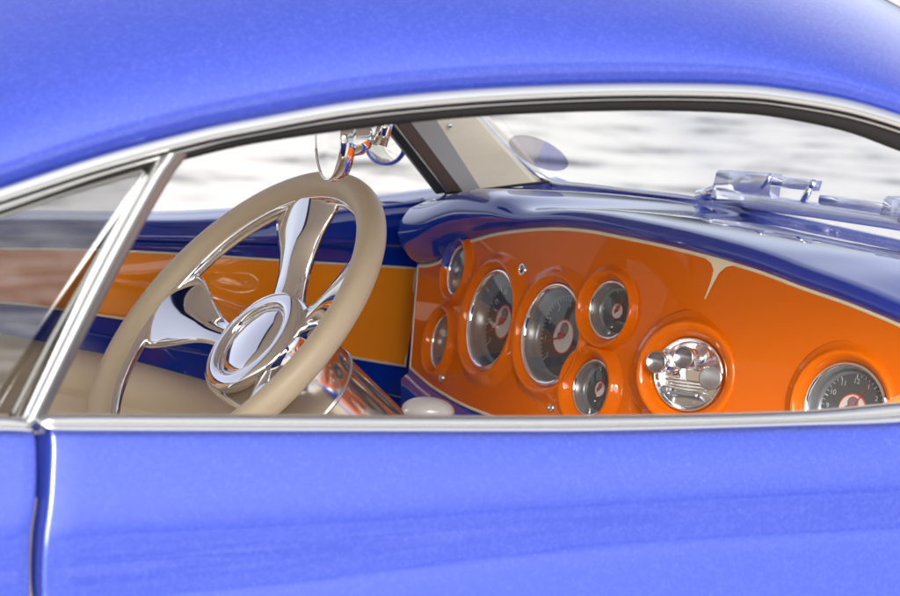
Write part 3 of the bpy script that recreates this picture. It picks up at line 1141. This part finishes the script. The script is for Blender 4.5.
knob(loc(.10, .42), 0.0115, 0.030)
knob(loc(.70, -.02), 0.0125, 0.007)
bm = bmesh.new()
for k in range(4):
    box(bm, loc(-.05 + .03 * k, -.18 - .085 * k, -0.006), (s, u, n), (rr * (1.25 - .12 * k), rr * .045, 0.004), 0.0008)
box(bm, loc(.18, .0, -0.005), (s, u, n), (rr * .48, rr * .34, 0.006), 0.001)
box(bm, loc(-.34, .02, -0.005), (s, u, n), (rr * .26, rr * .30, 0.007), 0.001)
obj("ribs", bm, CHROME, CP)
bm = bmesh.new()
box(bm, loc(-.12, -.52, -0.002), (s, u, n), (rr * .85, rr * .09, 0.006), 0.001)
box(bm, loc(-.52, -.47, 0.003), (s, u, n), (rr * .22, rr * .2, 0.012), 0.002)
obj("slide_lever", bm, BEZEL, CP)

# indicator lamp and screws on the face
def button(name, px, py, r, mats, parent, hh=0.006):
    q = on_dash(px, py)
    n = dash_normal(q.y)
    bm = bmesh.new()
    lathe(bm, q, n, [(r * 1.1, -0.002), (r * 1.1, hh * .5), (r, hh), (r * .7, hh), (r * .66, hh * .7)], 28, mi=0)
    lathe(bm, q, n, [(r * .66, hh * .7), (r * .4, hh * .8), (0.0002, hh * .85)], 28, mi=1)
    return obj(name, bm, mats, parent)
button("indicator_light", 524, 270, 0.0064, [CHROME, LAMP], DASH, 0.0035)
button("screw", 443.5, 378, 0.0042, [BRUSH, BRUSH], DASH, 0.004)
button("screw", 553, 408, 0.0042, [BRUSH, BRUSH], DASH, 0.004)

# ---------------------------------------------------------------- steering wheel and column
WN = Vector((-0.768, 0.0, 0.639)).normalized()
WC = at_y(234, 323.6, 1.08)
E1 = Vector((0, -1, 0))
E2 = WN.cross(E1)
if E2.z < 0:
    E2 = -E2
SW = empty("steering_wheel", WC, CAR)
RR, RM = 0.1845, 0.0150
def wp(r, a, h=0.0):
    return WC + (E1 * math.cos(a) + E2 * math.sin(a)) * r + WN * h
bm = bmesh.new()
rows = []
for k in range(128):
    a = 2 * math.pi * k / 128
    rows.append([wp(RR + RM * 0.98 * math.cos(b), a, RM * 1.05 * math.sin(b) + .0006 * math.sin(3 * b)) for b in np.linspace(0, 2 * math.pi, 24, endpoint=False)])
grid(bm, rows, close_u=True, close_v=True)
obj("rim", bm, WHEELTAN, SW)
bm = bmesh.new()
rows = []
for k in range(128):
    a = 2 * math.pi * k / 128
    rows.append([wp(RR - RM * .62 + 0.0088 * math.cos(b), a, -RM * .45 + 0.0088 * math.sin(b)) for b in np.linspace(0, 2 * math.pi, 14, endpoint=False)])
grid(bm, rows, close_u=True, close_v=True)
obj("rim_liner", bm, CHROME, SW)
HUBH = -0.036
def spoke(ang, a_w0, twist):
    """concave polished blade, broad at the rim and waisted before the hub"""
    bm = bmesh.new()
    rows = []
    nseg = 28
    for k in range(nseg + 1):
        t = k / nseg                       # 0 hub, 1 rim
        r = lerp(0.040, RR - 0.012, t)
        h = lerp(HUBH - 0.014, -0.004, t ** 1.1)
        half = lerp(0.021, 0.0165, sstep(0.0, 0.28, t))
        half = lerp(half, 0.050, sstep(0.28, 1.0, t) ** 1.25)
        tw = twist * (1 - sstep(0.0, 0.75, t))
        crown = lerp(0.010, 0.006, t)
        row = []
        for v in np.linspace(-1, 1, 15):
            x = half * v
            z = crown * (1 - abs(v) ** 1.5) - 0.004 * sstep(.7, 1, t) * (v * v)
            xr = x * math.cos(tw) - z * math.sin(tw)
            zr = x * math.sin(tw) + z * math.cos(tw)
            da = a_w0 * sstep(0.4, 1.0, t)
            base = wp(r, ang + da, h)
            tang = -E1 * math.sin(ang + da) + E2 * math.cos(ang + da)
            row.append(base + tang * xr + WN * zr)
        back = [q - WN * 0.005 for q in reversed(row)]
        rows.append(row + back)
    V = grid(bm, rows, close_u=True)
    return obj("spoke", bm, CHROME, SW)
for k in range(4):
    spoke(RAD(181 - 71 * k), 0.0, 0.75)
HC = WC + WN * HUBH + E1 * 0.0
bm = bmesh.new()
lathe(bm, HC, WN, [(0.048, -0.045), (0.060, -0.038), (0.0645, -0.022), (0.0665, -0.004), (0.0660, 0.004), (0.0635, 0.009), (0.059, 0.0115), (0.052, 0.0125), (0.047, 0.0120), (0.0455, 0.010), (0.0445, 0.006)], 96)
obj("hub", bm, CHROME, SW)
bm = bmesh.new()
lathe(bm, HC, WN, [(0.0445, 0.002), (0.0438, 0.0075), (0.042, 0.0095), (0.033, 0.0122), (0.02, 0.0142), (0.01, 0.0152), (0.0005, 0.0155)], 96, cap1=True)
obj("horn_button", bm, CHROME, SW)

SCOL = empty("steering_column", HC - WN * 0.06, CAR)
bm = bmesh.new()
lathe(bm, HC, -WN, [(0.050, 0.03), (0.058, 0.036), (0.0600, 0.045), (0.0600, 0.080), (0.0585, 0.082)], 64)
obj("collar", bm, COLM, SCOL)
bm = bmesh.new()
lathe(bm, HC, -WN, [(0.0582, 0.0815), (0.0605, 0.0820), (0.0608, 0.0830), (0.0605, 0.0840), (0.0575, 0.0865)], 64)
obj("clamp_ring", bm, COLM, SCOL)
bm = bmesh.new()
lathe(bm, HC, -WN, [(0.0575, 0.085), (0.0565, 0.2), (0.054, 0.36), (0.06, 0.37), (0.06, 0.40)], 64)
obj("tube", bm, COLM, SCOL)

# shift lever with a pearl knob in front of the dash
kc = at_y(428, 410, 1.0)
SHL = empty("shift_lever", kc - Vector((0, 0, 0.4)), CAR)
bm = bmesh.new()
ax = RT * math.cos(RAD(8)) + UP * math.sin(RAD(8))
ax = (Vector((0.75, -0.6, 0.0))).normalized()
az = Vector((0, 0, 1))
blob(bm, kc, (ax, az.cross(ax).normalized(), az), (0.028, 0.022, 0.014), 32, 16)
obj("knob", bm, IVORY, SHL)
bm = bmesh.new()
tube(bm, resample([kc - Vector((0, 0, 0.01)), kc + Vector((0.03, 0, -0.14)), kc + Vector((0.1, 0, -0.4))], 12), 0.006, 12)
obj("shaft", bm, CHROME, SHL)

# ---------------------------------------------------------------- rear view mirror on the windshield header
MN = Vector((-0.980, 0.198, -0.01)).normalized()
mc = at_y(328.5, 136, 0.75)
RV = empty("rear_view_mirror", mc, CAR)
bm = bmesh.new()
lathe(bm, mc, MN, [(0.0405, 0.0003), (0.0003, 0.0004)], 64, cap1=True)
obj("glass", bm, MIRROR, RV)
bm = bmesh.new()
lathe(bm, mc, MN, [(0.0400, 0.0), (0.0415, 0.0016), (0.0430, 0.0004), (0.0432, -0.003), (0.0432, -0.008), (0.0420, -0.0088), (0.0420, -0.0112), (0.0410, -0.012), (0.040, -0.0150), (0.030, -0.0165), (0.021, -0.0175), (0.0195, -0.022), (0.0170, -0.034), (0.0120, -0.040), (0.0003, -0.042)], 64)
obj("housing", bm, CHROME, RV)
bm = bmesh.new()
b0 = mc - MN * 0.040
b1 = at_y(379, 141, 0.74)
b2 = at_y(385, 124, 0.74)
tube(bm, resample([b0, b0.lerp(b1, .6) - Vector((0, 0, 0.002)), b1], 12), 0.0036, 12)
tube(bm, [b1 - Vector((0, 0, .004)), b2, b2 + Vector((0.0, 0, 0.03)), b2 + Vector((0.10, 0, 0.10)), b2 + Vector((0.25, 0, 0.14))], 0.0078, 16)
obj("stem", bm, CHROME, RV)

# peep mirror outside the far window
sm = at_y(385, 142, 1.53)
PM = empty("side_mirror", sm, CAR)
PMN = Vector((-0.80, -0.55, 0.02)).normalized()
bm = bmesh.new()
lathe(bm, sm, PMN, [(0.0240, 0.0), (0.0003, 0.0008)], 48, cap1=True)
obj("glass", bm, MIRROR, PM)
bm = bmesh.new()
lathe(bm, sm, PMN, [(0.0238, -0.0005), (0.0250, 0.003), (0.0275, 0.002), (0.0285, -0.003), (0.026, -0.012), (0.018, -0.022), (0.008, -0.027), (0.0004, -0.028)], 48)
obj("housing", bm, BLUE, PM)
bm = bmesh.new()
tube(bm, [sm - PMN * 0.02, sm - PMN * 0.05 + Vector((0.03, 0, 0.0)), Vector((0.80, 1.46, 0.985))], 0.005, 10)
obj("arm", bm, CHROME, PM)

# ---------------------------------------------------------------- windshield, cowl, wipers
foot = [Vector((wbase(y), y, WZ)) for y in np.linspace(1.415, 0.085, 60)]
def header(f):
    return f + Vector((-0.29, 0, 0.255)) + Vector((0.02 * math.cos((f.y - .75) / .7 * 1.2), -0.03 * (f.y - .75), 0))
bm = bmesh.new()
grid(bm, [[f.lerp(header(f), t) + Vector((0.01 * math.sin(math.pi * t), 0, 0)) for f in foot] for t in np.linspace(0, 1, 10)])
WS = obj("windshield", bm, WGLASS, CAR)
# bright reveal along the far pillar, sweeping into the foot line
bm = bmesh.new()
rv = [pil(462, 101, .012), pil(480, 119.5, .012), pil(497, 138, .012), pil(513, 154.5, .012), pil(528, 168, .012), pil(540, 176.5, .01), at_z(556, 183.5, WZ), at_z(580, 186, WZ), at_z(620, 190.3, WZ), at_z(700, 200, WZ)]
tube(bm, resample(rv, 60), [lerp(0.0042, 0.002, sstep(.55, 1, k / 59)) for k in range(60)], 10)
obj("windshield_trim", bm, CHROME, WS)
# round reflection on the glass near the pillar, modelled as a tinted disc
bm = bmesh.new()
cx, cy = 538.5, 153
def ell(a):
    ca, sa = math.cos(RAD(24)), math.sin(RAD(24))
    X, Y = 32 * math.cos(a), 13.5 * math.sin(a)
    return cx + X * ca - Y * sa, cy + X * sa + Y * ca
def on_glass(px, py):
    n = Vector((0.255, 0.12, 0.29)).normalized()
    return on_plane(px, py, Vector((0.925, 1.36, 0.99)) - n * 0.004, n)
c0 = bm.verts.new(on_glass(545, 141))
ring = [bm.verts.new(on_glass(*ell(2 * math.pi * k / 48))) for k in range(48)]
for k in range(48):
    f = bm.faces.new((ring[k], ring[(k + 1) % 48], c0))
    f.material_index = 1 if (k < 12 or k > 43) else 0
obj("reflection_disc", bm, [REFL_GREY, REFL_VIOLET], WS)

# cowl and hood outside
bm = bmesh.new()
rows = []
for y in np.linspace(1.44, 0.06, 50):
    x = wbase(y)
    rows.append([Vector((x - 0.004, y, WZ - 0.004)), Vector((x + 0.004, y, WZ + 0.003)), Vector((x + 0.03, y, WZ + 0.000)), Vector((x + 0.10, y, WZ - 0.012)), Vector((x + 0.3, lerp(.75, y, .95), WZ - 0.06)), Vector((x + 0.7, lerp(.75, y, .8), WZ - 0.17)), Vector((x + 1.0, lerp(.75, y, .6), WZ - 0.4))])
grid(bm, rows)
obj("hood", bm, BLUE, CAR)

# wiper assembly lying along the foot of the glass
WI = empty("windshield_wiper", at_z(760, 200, WZ + 0.01), CAR)
def wi(px, py, back=0.0):                 # on the outer face of the glass, close to its foot
    n = Vector((0.66, 0.0, 0.75))
    return on_plane(px, py, Vector((1.052 + back, 1.0, WZ + 0.012)), Vector((1, 0.12, -0.0)).normalized())
def bar(pts_lo, pts_hi, th, name, material):
    bm = bmesh.new()
    lo = [wi(*q) for q in pts_lo]
    hi = [wi(*q) for q in pts_hi]
    f = Vector((th, 0, 0))
    rows = []
    for a, b in zip(lo, hi):
        m = (b - a)
        rows.append([a + f, a + f * .15, a + m * .12, b - m * .12, b + f * .15, b + f * .85, b + f])
    V = grid(bm, rows, close_u=True)
    cap(bm, V[0])
    cap(bm, V[-1])
    obj(name, bm, material, WI)
bar([(713, 203), (760, 211), (820, 219), (880, 228), (960, 241)], [(716, 188.5), (760, 195), (820, 204), (880, 213), (960, 226)], 0.012, "blade", ACRYL)
bar([(712, 189), (740, 193), (769, 197)], [(717, 170), (740, 171), (772, 174)], 0.014, "mount_block", ACRYL)
bar([(768, 186), (790, 189), (812, 191)], [(770, 176), (790, 178), (815, 181)], 0.010, "link", ACRYL)
bar([(818, 204), (850, 208), (882, 213)], [(819, 195), (850, 199), (884, 204.5)], 0.010, "arm", ACRYL)
bar([(878, 221), (900, 226), (950, 236)], [(885, 196), (900, 200), (950, 209)], 0.022, "mount_block", ACRYL)
for a_, b_, r_ in (((803, 201), (811, 187), 0.0042), ((763, 187), (771, 175), 0.0035)):
    bm = bmesh.new()
    tube(bm, [wi(*a_), wi(*b_)], r_, 10)
    obj("link_pin", bm, CHROME, WI)
bm = bmesh.new()
tube(bm, [wi(700, 196), wi(716, 192)], 0.008, 14)
obj("pivot", bm, CHROME, WI)
bm = bmesh.new()
blob(bm, wi(813, 184.5), (Vector((1, 0, 0)), Vector((0, 1, 0)), Vector((0, 0, 1))), (0.006, 0.006, 0.006), 14, 8)
obj("cap_nut", bm, CHROME, WI)

# ---------------------------------------------------------------- cabin floor and bench seat (below the sill, they colour the chrome)
bm = bmesh.new()
rows = [[Vector((x, 0.1, z)), Vector((x, 1.4, z))] for x, z in ((-0.75, 0.42), (0.45, 0.40), (0.75, 0.5), (1.1, 0.72), (1.15, 0.95))]
grid(bm, rows)
obj("cabin_floor", bm, CARPET, CAR)
bm = bmesh.new()
box(bm, (-0.05, 0.76, 0.52), (Vector((1, 0, 0)), Vector((0, 1, 0)), Vector((0, 0, 1))), (0.5, 1.2, 0.2), 0.05)
sx = Vector((1, 0, 0.28)).normalized()
box(bm, (-0.36, 0.76, 0.66), (sx, Vector((0, 1, 0)), Vector((-0.28, 0, 1)).normalized()), (0.15, 1.2, 0.36), 0.05)
obj("bench_seat", bm, TAN, CAR)
